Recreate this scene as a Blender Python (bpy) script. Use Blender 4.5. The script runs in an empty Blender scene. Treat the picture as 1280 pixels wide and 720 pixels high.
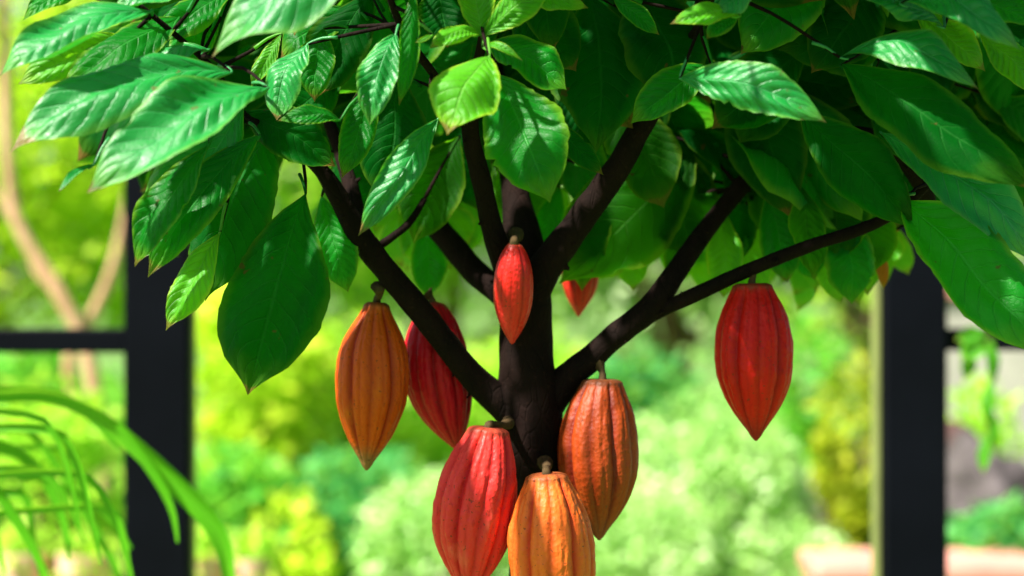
import bpy, math, random
from mathutils import Vector, noise, Matrix
random.seed(7)
S = bpy.context.scene
COL = S.collection
R = math.radians
CAMH, CAMD = 1.30, 2.1333          # camera height, distance to the trunk (60 mm lens: 1 px = 1 mm there)

def at(px, py, Y=0.0):
    s = (CAMD + Y) / CAMD / 1000.0
    return Vector(((px - 640) * s, Y, CAMH + (360 - py) * s))

# ---------------------------------------------------------------- materials
def newmat(name):
    m = bpy.data.materials.new(name); m.use_nodes = True
    nt = m.node_tree; nt.nodes.clear()
    return m, nt
def N(nt, t, **kw):
    n = nt.nodes.new(t)
    for k, v in kw.items():
        if k.startswith('i_'):
            key = k[2:]
            n.inputs[int(key) if key.isdigit() else key.replace('_', ' ')].default_value = v
        else: setattr(n, k, v)
    return n
def L(nt, a, b): nt.links.new(a, b)
def math_(nt, op, a, b=None, c=None, clamp=False):
    n = nt.nodes.new('ShaderNodeMath'); n.operation = op; n.use_clamp = clamp
    for i, x in enumerate((a, b, c)):
        if x is None: continue
        if isinstance(x, (int, float)): n.inputs[i].default_value = x
        else: nt.links.new(x, n.inputs[i])
    return n.outputs[0]
def ramp(nt, fac, stops, interp='LINEAR'):
    n = nt.nodes.new('ShaderNodeValToRGB'); n.color_ramp.interpolation = interp
    e = n.color_ramp.elements
    while len(e) < len(stops): e.new(0.5)
    for el, (p, c) in zip(e, stops):
        el.position = p; el.color = (*c, 1)
    nt.links.new(fac, n.inputs[0]); return n.outputs[0]
def mixc(nt, fac, a, b, mode='MIX'):
    n = nt.nodes.new('ShaderNodeMix'); n.data_type = 'RGBA'; n.blend_type = mode
    for i, x in ((0, fac), (6, a), (7, b)):
        if isinstance(x, (int, float)): n.inputs[i].default_value = x
        elif isinstance(x, tuple): n.inputs[i].default_value = (*x, 1)
        else: nt.links.new(x, n.inputs[i])
    return n.outputs[2]
def maprange(nt, v, a, b, c, d, smooth=False):
    n = nt.nodes.new('ShaderNodeMapRange')
    if smooth: n.interpolation_type = 'SMOOTHSTEP'
    nt.links.new(v, n.inputs[0])
    for i, x in enumerate((a, b, c, d)): n.inputs[i + 1].default_value = x
    return n.outputs[0]

def leaf_mat(name, dark, light, trans, tw=0.35, rough=0.38, spec=0.5, edge=(0.35, 0.5, 0.02), edge_amt=0.5,
             vein=(0.2, 0.4, 0.06), vein_amt=0.35):
    m, nt = newmat(name)
    uv = N(nt, 'ShaderNodeUVMap'); sep = N(nt, 'ShaderNodeSeparateXYZ'); L(nt, uv.outputs[0], sep.inputs[0])
    u, v = sep.outputs[0], sep.outputs[1]
    av = math_(nt, 'ABSOLUTE', math_(nt, 'MULTIPLY_ADD', v, 2.0, -1.0))
    oi = N(nt, 'ShaderNodeObjectInfo')
    tc = N(nt, 'ShaderNodeTexCoord')
    nz = N(nt, 'ShaderNodeTexNoise', i_Scale=22.0, i_Detail=5.0, i_Roughness=0.6); L(nt, tc.outputs['Object'], nz.inputs[0])
    nf = N(nt, 'ShaderNodeTexNoise', i_Scale=150.0, i_Detail=4.0, i_Roughness=0.6); L(nt, tc.outputs['Object'], nf.inputs[0])
    wob = math_(nt, 'MULTIPLY', nz.outputs[0], 0.5)
    t = math_(nt, 'ADD', math_(nt, 'SUBTRACT', math_(nt, 'MULTIPLY', u, 11.0), math_(nt, 'MULTIPLY', math_(nt, 'POWER', av, 1.25), 2.4)), wob)
    d = math_(nt, 'ABSOLUTE', math_(nt, 'SUBTRACT', math_(nt, 'FRACT', t), 0.5))
    lat = maprange(nt, d, 0.0, 0.09, 1.0, 0.0, True)
    lat = math_(nt, 'MULTIPLY', lat, maprange(nt, av, 0.55, 1.0, 1.0, 0.15))
    mid = maprange(nt, av, 0.012, 0.05, 1.0, 0.0, True)
    # fine reticulate veins
    vo = N(nt, 'ShaderNodeTexVoronoi', feature='DISTANCE_TO_EDGE', i_Scale=260.0); L(nt, tc.outputs['Object'], vo.inputs[0])
    ret = maprange(nt, vo.outputs[0], 0.0, 0.12, 1.0, 0.0)
    veins = math_(nt, 'MAXIMUM', lat, mid)
    rr = math_(nt, 'ADD', math_(nt, 'MULTIPLY', nz.outputs[0], 0.9), math_(nt, 'MULTIPLY', oi.outputs['Random'], 0.5))
    col = mixc(nt, math_(nt, 'SUBTRACT', rr, 0.25, clamp=True), dark, light)
    col = mixc(nt, math_(nt, 'MULTIPLY', ret, 0.16), col, light)
    col = mixc(nt, math_(nt, 'MULTIPLY', veins, vein_amt), col, vein)
    ef = math_(nt, 'MULTIPLY', maprange(nt, math_(nt, 'ADD', av, math_(nt, 'MULTIPLY', nz.outputs[0], 0.35)), 0.95, 1.25, 0.0, 1.0, True), edge_amt)
    tipf = math_(nt, 'MULTIPLY', maprange(nt, math_(nt, 'ADD', u, math_(nt, 'MULTIPLY', nz.outputs[0], 0.3)), 0.92, 1.2, 0.0, 1.0, True), edge_amt)
    ef = math_(nt, 'MAXIMUM', ef, tipf)
    col = mixc(nt, ef, col, edge)
    # dry brown tips on some leaves
    bt = math_(nt, 'ADD', math_(nt, 'ADD', u, math_(nt, 'MULTIPLY', av, .03)), math_(nt, 'MULTIPLY', nz.outputs[0], 0.10))
    bt = math_(nt, 'SUBTRACT', bt, math_(nt, 'MULTIPLY', math_(nt, 'FRACT', math_(nt, 'MULTIPLY', oi.outputs['Random'], 7.31)), 0.12))
    btf = maprange(nt, bt, 0.955, 0.985, 0.0, 0.85, True)
    col = mixc(nt, btf, col, (0.22, 0.10, 0.03))
    # sparse brown specks and blemishes
    sp = N(nt, 'ShaderNodeTexNoise', i_Scale=55.0, i_Detail=2.0); L(nt, tc.outputs['Object'], sp.inputs[0])
    spf = maprange(nt, sp.outputs[0], 0.715, 0.75, 0.0, 0.7)
    col = mixc(nt, spf, col, (0.12, 0.07, 0.02))
    h = math_(nt, 'ADD', math_(nt, 'MULTIPLY', veins, -0.9), math_(nt, 'MULTIPLY', nf.outputs[0], 0.16))
    h = math_(nt, 'ADD', h, math_(nt, 'MULTIPLY', ret, -0.12))
    h = math_(nt, 'ADD', h, math_(nt, 'MULTIPLY', nz.outputs[0], 1.2))
    h = math_(nt, 'ADD', h, math_(nt, 'MULTIPLY', maprange(nt, d, 0.0, 0.5, 0.0, 1.0, True), 0.6))
    bp = N(nt, 'ShaderNodeBump', i_Strength=0.75, i_Distance=0.0014); L(nt, h, bp.inputs['Height'])
    p = N(nt, 'ShaderNodeBsdfPrincipled'); L(nt, col, p.inputs['Base Color'])
    L(nt, math_(nt, 'ADD', rough - 0.08, math_(nt, 'MULTIPLY', nf.outputs[0], 0.2)), p.inputs['Roughness'])
    p.inputs['Specular IOR Level'].default_value = spec
    L(nt, bp.outputs[0], p.inputs['Normal'])
    tr = N(nt, 'ShaderNodeBsdfTranslucent')
    tcol = mixc(nt, math_(nt, 'MULTIPLY', math_(nt, 'MAXIMUM', lat, mid), 0.25), trans, (trans[0]*.5, trans[1]*.6, trans[2]*.5))
    tcol = mixc(nt, ef, tcol, (min(1, edge[0]*1.3), min(1, edge[1]*1.3), edge[2]))
    tcol = mixc(nt, spf, tcol, (0.1, 0.05, 0.01))
    L(nt, tcol, tr.inputs[0]); L(nt, bp.outputs[0], tr.inputs[1])
    mx = N(nt, 'ShaderNodeMixShader', i_0=tw); L(nt, p.outputs[0], mx.inputs[1]); L(nt, tr.outputs[0], mx.inputs[2])
    o = N(nt, 'ShaderNodeOutputMaterial'); L(nt, mx.outputs[0], o.inputs[0])
    return m

LM = {
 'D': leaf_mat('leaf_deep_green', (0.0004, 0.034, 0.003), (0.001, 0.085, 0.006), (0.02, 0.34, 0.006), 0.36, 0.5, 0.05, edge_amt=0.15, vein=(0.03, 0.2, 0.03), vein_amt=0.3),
 'G': leaf_mat('leaf_green', (0.001, 0.095, 0.005), (0.005, 0.220, 0.010), (0.05, 0.55, 0.012), 0.38, 0.40, 0.18, edge_amt=0.4, vein=(0.06, 0.38, 0.06)),
 'L': leaf_mat('leaf_lime', (0.035, 0.28, 0.006), (0.11, 0.44, 0.015), (0.30, 0.80, 0.01), 0.45, 0.42, 0.3, edge_amt=0.7, edge=(0.45, 0.55, 0.03), vein=(0.3, 0.6, 0.12)),
 'Y': leaf_mat('leaf_yellow_green', (0.25, 0.45, 0.01), (0.42, 0.6, 0.015), (0.6, 0.75, 0.02), 0.45, 0.45, 0.4, edge_amt=0.3),
 'M': leaf_mat('leaf_sheen_green', (0.002, 0.170, 0.018), (0.008, 0.300, 0.045), (0.04, 0.45, 0.02), 0.25, 0.42, 0.55, edge_amt=0.3, vein=(0.10, 0.42, 0.16), vein_amt=0.4),  # glossy, and its lighter, bluer green paints in part of the sheen
 'K': leaf_mat('leaf_olive_shaded', (0.003, 0.034, 0.002), (0.010, 0.075, 0.003), (0.10, 0.50, 0.006), 0.55, 0.6, 0.08, edge_amt=0.3, vein=(0.05, 0.16, 0.02), vein_amt=0.5),  # dark olive stands in for the shade under the crown
 'O': leaf_mat('leaf_withered_orange', (0.4, 0.09, 0.01), (0.6, 0.16, 0.02), (0.8, 0.25, 0.02), 0.4, 0.6, 0.2),
}

def bark_mat(name, c1, c2, scale=30.0, bump=0.6, dist=0.004, rough=0.85, spec=0.15):
    m, nt = newmat(name)
    tc = N(nt, 'ShaderNodeTexCoord')
    mp = N(nt, 'ShaderNodeMapping'); mp.inputs['Scale'].default_value = (1, 1, 0.45); L(nt, tc.outputs['Object'], mp.inputs[0])
    a = N(nt, 'ShaderNodeTexNoise', i_Scale=scale, i_Detail=7.0, i_Roughness=0.65); L(nt, mp.outputs[0], a.inputs[0])
    b = N(nt, 'ShaderNodeTexNoise', i_Scale=scale*5, i_Detail=5.0); L(nt, tc.outputs['Object'], b.inputs[0])
    w = N(nt, 'ShaderNodeTexVoronoi', feature='DISTANCE_TO_EDGE', i_Scale=scale*1.8); L(nt, mp.outputs[0], w.inputs[0])
    col = ramp(nt, a.outputs[0], [(0.3, c1), (0.7, c2)])
    col = mixc(nt, maprange(nt, b.outputs[0], 0.62, 0.72, 0, 0.5), col, (c2[0]*2.2, c2[1]*2.2, c2[2]*2.0))
    h = math_(nt, 'ADD', math_(nt, 'ADD', a.outputs[0], math_(nt, 'MULTIPLY', b.outputs[0], 0.4)), math_(nt, 'MULTIPLY', maprange(nt, w.outputs[0], 0, 0.08, 0, 1), 0.3))
    bp = N(nt, 'ShaderNodeBump', i_Strength=bump, i_Distance=dist); L(nt, h, bp.inputs['Height'])
    p = N(nt, 'ShaderNodeBsdfPrincipled', i_Roughness=rough); L(nt, col, p.inputs['Base Color']); L(nt, bp.outputs[0], p.inputs['Normal'])
    p.inputs['Specular IOR Level'].default_value = spec
    o = N(nt, 'ShaderNodeOutputMaterial'); L(nt, p.outputs[0], o.inputs[0])
    return m
BARK = bark_mat('cacao_bark', (0.005, 0.0024, 0.0018), (0.013, 0.0055, 0.004), 36, .6, .004, spec=.10)
PALEBARK = bark_mat('pale_bark', (0.34, 0.17, 0.08), (0.78, 0.48, 0.30), 12, 0.4, 0.01)
DIMBARK = bark_mat('garden_bark', (0.10, 0.06, 0.03), (0.22, 0.14, 0.08), 9, 0.4, 0.01)
STALK = bark_mat('pod_stalk', (0.03, 0.02, 0.008), (0.10, 0.06, 0.025), 60, 0.5, 0.001)

def husk_mat(name, ridge, furrow, patch, tip, rough=0.42, spec=0.2, tipamt=0.6):
    m, nt = newmat(name)
    at_ = N(nt, 'ShaderNodeAttribute', attribute_name='pig'); sep = N(nt, 'ShaderNodeSeparateColor'); L(nt, at_.outputs['Color'], sep.inputs[0])
    tc = N(nt, 'ShaderNodeTexCoord')
    mp = N(nt, 'ShaderNodeMapping'); mp.inputs['Scale'].default_value = (1, 1, 0.3); L(nt, tc.outputs['Object'], mp.inputs[0])
    a = N(nt, 'ShaderNodeTexNoise', i_Scale=26.0, i_Detail=6.0, i_Roughness=0.62); L(nt, mp.outputs[0], a.inputs[0])
    b = N(nt, 'ShaderNodeTexNoise', i_Scale=170.0, i_Detail=4.0, i_Roughness=0.6); L(nt, mp.outputs[0], b.inputs[0])
    c = N(nt, 'ShaderNodeTexVoronoi', i_Scale=190.0); L(nt, tc.outputs['Object'], c.inputs[0])
    f = math_(nt, 'ADD', sep.outputs[0], math_(nt, 'MULTIPLY_ADD', a.outputs[0], 0.7, -0.35), clamp=True)
    col = mixc(nt, f, ridge, furrow)
    col = mixc(nt, maprange(nt, a.outputs[0], 0.52, 0.68, 0, 0.65, True), col, patch)
    col = mixc(nt, maprange(nt, b.outputs[0], 0.60, 0.70, 0, 0.35), col, (furrow[0]*0.45, furrow[1]*0.4, furrow[2]*0.4))
    tf = math_(nt, 'ADD', sep.outputs[1], math_(nt, 'MULTIPLY_ADD', a.outputs[0], 0.2, -0.1))
    col = mixc(nt, maprange(nt, tf, 0.80, 0.97, 0, tipamt, True), col, tip)
    col = mixc(nt, maprange(nt, tf, 0.07, 0.015, 0, 0.7, True), col, (0.09, 0.045, 0.02))
    # dark pin-prick specks
    s = N(nt, 'ShaderNodeTexNoise', i_Scale=240.0, i_Detail=1.0); L(nt, tc.outputs['Object'], s.inputs[0])
    col = mixc(nt, maprange(nt, s.outputs[0], 0.69, 0.73, 0, 0.65), col, (0.10, 0.03, 0.01))
    sc = N(nt, 'ShaderNodeTexNoise', i_Scale=38.0, i_Detail=5.0, i_Roughness=.7); L(nt, tc.outputs['Object'], sc.inputs[0])
    col = mixc(nt, maprange(nt, sc.outputs[0], 0.66, 0.72, 0, 0.6), col, (0.16, 0.05, 0.02))     # corky scars
    h = math_(nt, 'ADD', math_(nt, 'MULTIPLY', b.outputs[0], 0.8), math_(nt, 'MULTIPLY', c.outputs[0], 0.5))
    h = math_(nt, 'ADD', h, a.outputs[0])
    bp = N(nt, 'ShaderNodeBump', i_Strength=0.55, i_Distance=0.0024); L(nt, h, bp.inputs['Height'])
    p = N(nt, 'ShaderNodeBsdfPrincipled'); L(nt, col, p.inputs['Base Color']); L(nt, bp.outputs[0], p.inputs['Normal'])
    L(nt, math_(nt, 'MULTIPLY_ADD', b.outputs[0], 0.25, rough - 0.1), p.inputs['Roughness'])
    p.inputs['Specular IOR Level'].default_value = spec
    p.inputs['Subsurface Weight'].default_value = 0.12; p.inputs['Subsurface Radius'].default_value = (0.01, 0.003, 0.001)
    o = N(nt, 'ShaderNodeOutputMaterial'); L(nt, p.outputs[0], o.inputs[0])
    return m

def simple_mat(name, c, rough=0.6, spec=0.4, var=0.25, scale=6.0, bump=0.2, dist=0.003):
    m, nt = newmat(name)
    tc = N(nt, 'ShaderNodeTexCoord')
    a = N(nt, 'ShaderNodeTexNoise', i_Scale=scale, i_Detail=7.0, i_Roughness=0.6); L(nt, tc.outputs['Object'], a.inputs[0])
    b = N(nt, 'ShaderNodeTexNoise', i_Scale=scale*12, i_Detail=4.0); L(nt, tc.outputs['Object'], b.inputs[0])
    lo = tuple(x*(1-var) for x in c); hi = tuple(min(1, x*(1+var)) for x in c)
    col = ramp(nt, a.outputs[0], [(0.3, lo), (0.7, hi)])
    bp = N(nt, 'ShaderNodeBump', i_Strength=bump, i_Distance=dist); L(nt, math_(nt, 'ADD', a.outputs[0], b.outputs[0]), bp.inputs['Height'])
    p = N(nt, 'ShaderNodeBsdfPrincipled', i_Roughness=rough); L(nt, col, p.inputs['Base Color']); L(nt, bp.outputs[0], p.inputs['Normal'])
    p.inputs['Specular IOR Level'].default_value = spec
    o = N(nt, 'ShaderNodeOutputMaterial'); L(nt, p.outputs[0], o.inputs[0])
    return m

def foliage_mat(name, cols, tw=0.5, rough=0.5, spec=0.3):
    """colour per leaf (mesh island) picked from a list"""
    m, nt = newmat(name)
    g = N(nt, 'ShaderNodeNewGeometry')
    tc = N(nt, 'ShaderNodeTexCoord')
    nz = N(nt, 'ShaderNodeTexNoise', i_Scale=1.6, i_Detail=3.0); L(nt, tc.outputs['Object'], nz.inputs[0])
    f = math_(nt, 'ADD', math_(nt, 'MULTIPLY', g.outputs['Random Per Island'], 0.55), math_(nt, 'MULTIPLY_ADD', nz.outputs[0], 1.3, -0.42), clamp=True)
    n = len(cols)
    col = ramp(nt, f, [(i/(n-1), c) for i, c in enumerate(cols)])
    p = N(nt, 'ShaderNodeBsdfPrincipled', i_Roughness=rough); L(nt, col, p.inputs['Base Color'])
    p.inputs['Specular IOR Level'].default_value = spec
    tr = N(nt, 'ShaderNodeBsdfTranslucent'); L(nt, mixc(nt, 0.35, col, (0.6, 0.9, 0.05)), tr.inputs[0])
    mx = N(nt, 'ShaderNodeMixShader', i_0=tw); L(nt, p.outputs[0], mx.inputs[1]); L(nt, tr.outputs[0], mx.inputs[2])
    o = N(nt, 'ShaderNodeOutputMaterial'); L(nt, mx.outputs[0], o.inputs[0])
    return m

# ---------------------------------------------------------------- object helpers
def tag(o, label=None, cat=None, group=None, kind=None):
    if label: o['label'] = label
    if cat: o['category'] = cat
    if group: o['group'] = group
    if kind: o['kind'] = kind
    return o
def empty(name, loc):
    o = bpy.data.objects.new(name, None); COL.objects.link(o); o.location = loc
    o.empty_display_size = 0.05
    return o
class MB:
    def __init__(s): s.v = []; s.f = []; s.uv = []; s.col = []
    def build(s, name, mat, parent=None, origin=None, smooth=True):
        org = Vector(origin) if origin is not None else (parent.location.copy() if parent else Vector((0, 0, 0)))
        me = bpy.data.meshes.new(name)
        me.from_pydata([(Vector(p) - org)[:] for p in s.v], [], s.f)
        if s.uv:
            l = me.uv_layers.new(name='UVMap')
            for poly in me.polygons:
                for li, vi in zip(poly.loop_indices, poly.vertices): l.data[li].uv = s.uv[vi]
        if s.col:
            a = me.color_attributes.new('pig', 'FLOAT_COLOR', 'POINT')
            for i, c in enumerate(s.col): a.data[i].color = (*c, 1)
        if smooth: me.polygons.foreach_set('use_smooth', [True]*len(me.polygons))
        me.materials.append(mat); me.update()
        o = bpy.data.objects.new(name, me); COL.objects.link(o)
        if parent: o.parent = parent; o.location = org - parent.location
        else: o.location = org
        return o
    def tube(s, pts, rads, n=14, rough=0.0, nscale=40.0, step=0.012, cap=True):
        P, Rr = resample(pts, rads, step)
        base = len(s.v); up = Vector((0.3, 0.9, 0.1)).normalized(); side = None
        for i, p in enumerate(P):
            d = (P[min(i+1, len(P)-1)] - P[max(i-1, 0)]).normalized()
            if side is None: side = d.cross(up).normalized()
            side = (side - d * side.dot(d)).normalized(); oth = d.cross(side)
            for k in range(n):
                a = 2*math.pi*k/n
                dv = side*math.cos(a) + oth*math.sin(a)
                r = Rr[i]
                if rough:
                    q = p + dv*r
                    r *= 1 + rough*noise.noise(q*nscale) + rough*0.8*noise.noise(Vector((q.x*nscale*.35+9, q.y*nscale*.35, q.z*nscale*.35)))
                s.v.append(p + dv*r)
        if s.uv is not None and s.uv: s.uv += [(0.0, 0.5)]*(len(P)*n)
        for i in range(len(P)-1):
            for k in range(n):
                a = base+i*n+k; b = base+i*n+(k+1) % n
                s.f.append((a, b, b+n, a+n))
        if cap:
            s.f.append(tuple(base+k for k in range(n))[::-1]); s.f.append(tuple(base+(len(P)-1)*n+k for k in range(n)))
    def box(s, x0, x1, y0, y1, z0, z1, bev=0.0):
        b = len(s.v); e = bev
        if e <= 0:
            s.v += [Vector(p) for p in ((x0,y0,z0),(x1,y0,z0),(x1,y1,z0),(x0,y1,z0),(x0,y0,z1),(x1,y0,z1),(x1,y1,z1),(x0,y1,z1))]
            s.f += [tuple(b+i for i in q) for q in ((0,3,2,1),(4,5,6,7),(0,1,5,4),(1,2,6,5),(2,3,7,6),(3,0,4,7))]
        else:   # chamfered: three stacked sections of an octagonal outline
            def ring(z, i):
                return [Vector(p) for p in ((x0+e+i,y0+i,z),(x1-e-i,y0+i,z),(x1-i,y0+e+i,z),(x1-i,y1-e-i,z),(x1-e-i,y1-i,z),(x0+e+i,y1-i,z),(x0+i,y1-e-i,z),(x0+i,y0+e+i,z))]
            for z, i in ((z0, e*.7), (z0+e, 0), (z1-e, 0), (z1, e*.7)): s.v += ring(z, i)
            for j in range(3):
                for k in range(8):
                    a = b+j*8+k; c = b+j*8+(k+1) % 8
                    s.f.append((a, c, c+8, a+8))
            s.f.append(tuple(b+k for k in range(8))[::-1]); s.f.append(tuple(b+24+k for k in range(8)))
def catmull(pts, t):
    n = len(pts)-1; i = min(int(t), n-1); f = t-i
    p0, p1, p2, p3 = pts[max(i-1, 0)], pts[i], pts[i+1], pts[min(i+2, n)]
    return 0.5*((2*p1) + (p2-p0)*f + (2*p0-5*p1+4*p2-p3)*f*f + (3*p1-p0-3*p2+p3)*f**3)
def resample(pts, rads, step):
    P = []; Q = []
    for i in range(len(pts)-1):
        m = max(2, int((pts[i+1]-pts[i]).length/step))
        for k in range(m):
            P.append(catmull(pts, i+k/m)); Q.append(max(0.0003, catmull(rads, i+k/m)))
    P.append(pts[-1].copy()); Q.append(rads[-1])
    return P, Q

# ---------------------------------------------------------------- the cacao tree
tree = empty('cacao_tree', (0.02, 0, 0))
tag(tree, 'cacao tree with dark forking trunk and broad glossy leaves, pods hanging on it', 'tree')

BR = {}     # name -> (points, radii)
def path(spec): return [at(x, y, Y) for x, y, Y, r in spec], [.93*r/1000.0*(CAMD+Y)/CAMD for x, y, Y, r in spec]
trunk_spec = [(690, 1300*.99+360-1300+1290-30, 0.03, 62)]
trunk_pts = [Vector((0.055, 0.03, -0.06)), Vector((0.05, 0.03, 0.10)), Vector((0.04, 0.025, 0.5)), at(673, 720, .02), at(669, 620, 0.01), at(664, 550, 0), at(660, 500, 0), at(657, 430, 0), at(656, 370, 0), at(655, 320, 0.02), at(645, 250, 0.06), at(630, 160, 0.1), at(615, 60, 0.12), at(600, -60, 0.14), at(590, -200, 0.15)]
trunk_r = [.075, .056, .046, .037, .036, .038, .039, .034, .032, .028, .019, .014, .011, .009, .005]
branches = [
 [(648,520,0,26),(622,498,-.01,22),(590,470,-.02,18.5),(535,400,-.04,17),(480,335,-.05,17),(447,290,-.06,17),(422,245,-.07,14),(395,205,-.08,10),(345,165,-.12,8),(305,145,-.16,6),(268,88,-.2,4.5),(215,40,-.24,4),(172,5,-.26,3.5)],
 [(447,290,-.05,14),(440,240,-.02,11),(425,190,.02,9),(400,120,.06,8),(380,40,.1,7),(350,-80,.15,5)],
 [(655,400,.03,20),(625,365,.05,18),(590,335,.07,17),(552,290,.09,16),(515,245,.11,13),(470,180,.14,11),(430,110,.18,9),(330,0,.24,7),(240,-90,.26,5)],
 [(648,365,-.01,18),(632,335,-.03,16),(615,285,-.05,15),(603,230,-.07,13.5),(588,165,-.09,12),(592,100,-.13,9),(602,55,-.18,6),(604,0,-.22,4)],
 [(660,375,-.01,25),(685,330,-.02,23),(722,280,-.03,20),(765,220,-.05,18),(795,170,-.06,16),(830,110,-.08,13),(862,50,-.1,11),(885,-30,-.12,8),(900,-150,-.1,5)],
 [(670,520,0,28),(695,490,0,24),(722,462,-.01,19),(770,420,-.02,17),(815,382,-.02,17),(845,340,0,15),(880,290,.03,13),(925,235,.06,12),(965,185,.08,11),(1000,120,.1,10),(1040,50,.1,8),(1090,-40,.1,6)],
 [(800,400,-.02,11),(825,388,-.02,10.5),(870,368,-.03,10),(930,340,-.04,9.5),(1010,308,-.05,8.5),(1080,285,-.06,8),(1125,262,-.07,7),(1160,230,-.1,6)],
 [(965,185,.08,9),(1010,170,.04,8),(1070,165,0,8),(1120,185,-.02,13),(1150,225,0,14),(1165,265,.03,9)],
 [(1040,50,.1,7),(1085,60,0,6),(1130,30,-.1,5),(1180,-20,-.15,4)],
 [(478,305,-.05,6),(492,295,-.05,5),(512,278,-.03,5),(530,250,0,4)],
 [(640,250,.06,14),(655,200,.1,12),(690,110,.16,10),(730,20,.2,8),(790,-90,.24,5)],
 [(588,150,-.1,6),(540,90,-.18,6),(500,30,-.24,5),(470,-60,-.3,4)],
 [(862,50,-.1,6),(880,20,-.2,5),(905,-40,-.28,4)],
]
tw_mb = []
br_paths = []
for sp in branches:
    P, Q = path(sp); br_paths.append((P, Q)); tw_mb.append(MB())
samples = []
for bi, (P, Q) in enumerate(br_paths):
    RP, RQ = resample(P, Q, 0.02)
    for p, q in zip(RP, RQ):
        if q < 0.0115: samples.append((p, bi))
def attach_twig(B, maxd=0.5):
    best = min(samples, key=lambda s: (s[0]-B).length + (0.05 if s[0].z < B.z - .1 else 0))
    d = (best[0]-B).length
    if d > maxd or d < 0.004: return best[0]
    mid = (best[0]+B)/2 + Vector((random.uniform(-.1, .1), random.uniform(0, .08), random.uniform(-.02, .1)))*d
    tw_mb[best[1]].tube([best[0], mid, B], [.0026, .0021, .0016], n=6, step=0.02, rough=.15, nscale=90)
    return best[0]

def leaf_width(u, p=1.12, k=0.78):
    w = max(0.0, math.sin(math.pi*min(1, u)**p))**k
    if u > 0.86:                                   # acuminate drip tip
        f = (u-0.86)/0.14
        w = w*(1-f)**0.6*0.9 + 0.10*(1-f)*f*1.2 + w*0.1*(1-f)
    return max(w, 0.004)
def add_leaf(mb, B, T, W, roll=0.0, arch=0.08, fold=0.12, pucker=1.0, seed=0, nu=34, nv=14, twist=0.0, serr=0.0, back=None, p=1.12, flop=0.0):
    rnd = random.Random(seed)
    Lg = (T-B).length; a = (T-B).normalized()
    view = Vector((0, -1, 0.12)).normalized()
    n0 = (view - a*view.dot(a))
    if n0.length < 0.05: n0 = Vector((0, 0, 1)) - a*a.z
    n0.normalize()
    if a.x < 0: roll = -roll                        # negative roll always turns the upper face skywards
    W = W/max(.6, math.cos(roll))
    n0 = Matrix.Rotation(roll, 3, a) @ n0
    ph = rnd.uniform(0, 20); sgn = rnd.choice((-1, 1))
    ns = rnd.uniform(-.05, .05)
    base = len(mb.v); K = 11.0
    p = p + rnd.uniform(-.10, .10); kk = rnd.uniform(.68, .98); curl = rnd.uniform(-.02, .10); rnd_pk = rnd.uniform(.35, 1.15)
    bite = rnd.uniform(.35, .8) if rnd.random() < .45 else 0
    for i in range(nu+1):
        u = i/nu
        n = Matrix.Rotation(twist*(u-.5), 3, a) @ n0
        s = a.cross(n).normalized()
        w = leaf_width(u, p, kk)
        lat = ns*Lg*math.sin(math.pi*u) + .02*Lg*noise.noise(Vector((u*2.5, ph, 0)))
        bend = arch*Lg*(4*u*(1-u)) - (flop+curl)*Lg*u*u*u
        for j in range(nv+1):
            v = -1+2*j/nv; av = abs(v)
            edge = 1 + 0.07*noise.noise(Vector((u*7+ph, sgn*v*0.9, ph))) + 0.03*noise.noise(Vector((u*30+ph, v, ph))) + 0.009*math.sin(u*K*2*math.pi+4*noise.noise(Vector((u*4,ph,1))))*av
            if serr and av > .99: edge += serr*noise.noise(Vector((u*40, v, ph)))
            if av > .99 and bite and abs(u-bite) < .02 and (v > 0) == (sgn > 0): edge *= .86
            x = W/2*w*v*edge
            t = u*K - 2.4*av**1.25
            pk = pucker*rnd_pk*0.0017*math.sin(2*math.pi*t)*math.sin(math.pi*min(1, av*1.0))**0.7*(W/0.09)**.5 if av > 0 else 0
            wave = 0.030*W/0.09*0.5*av*av*(noise.noise(Vector((u*3.2+ph, v*1.3, ph*1.7))))*1.6
            wave += 0.007*av*av*math.sin(u*K*0.9+ph+v)*(W/0.09)*.55
            lump = 0.017*(W/0.09)*noise.noise(Vector((u*2.6+ph, v*1.8, 3+ph)))
            z = bend + fold*av*W/2*w*1.0 - fold*0.9*av*av*W/2*w + pk*w + (wave+lump)*w
            mb.v.append(B + a*(Lg*u) + s*(x+lat) + n*z)
            mb.uv.append((u, (v+1)/2))
    for i in range(nu):
        for j in range(nv):
            k = base+i*(nv+1)+j
            mb.f.append((k, k+1, k+nv+2, k+nv+1))
    if back is not None:                            # petiole
        d = back-B
        if d.length > .035: d = d.normalized()*.035
        mb.tube([B+a*0.01, B, B+d*0.5+Vector((0, 0, .003)), B+d], [.0011, .0015, .0017, .0022], n=6, step=.006, cap=True)

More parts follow.
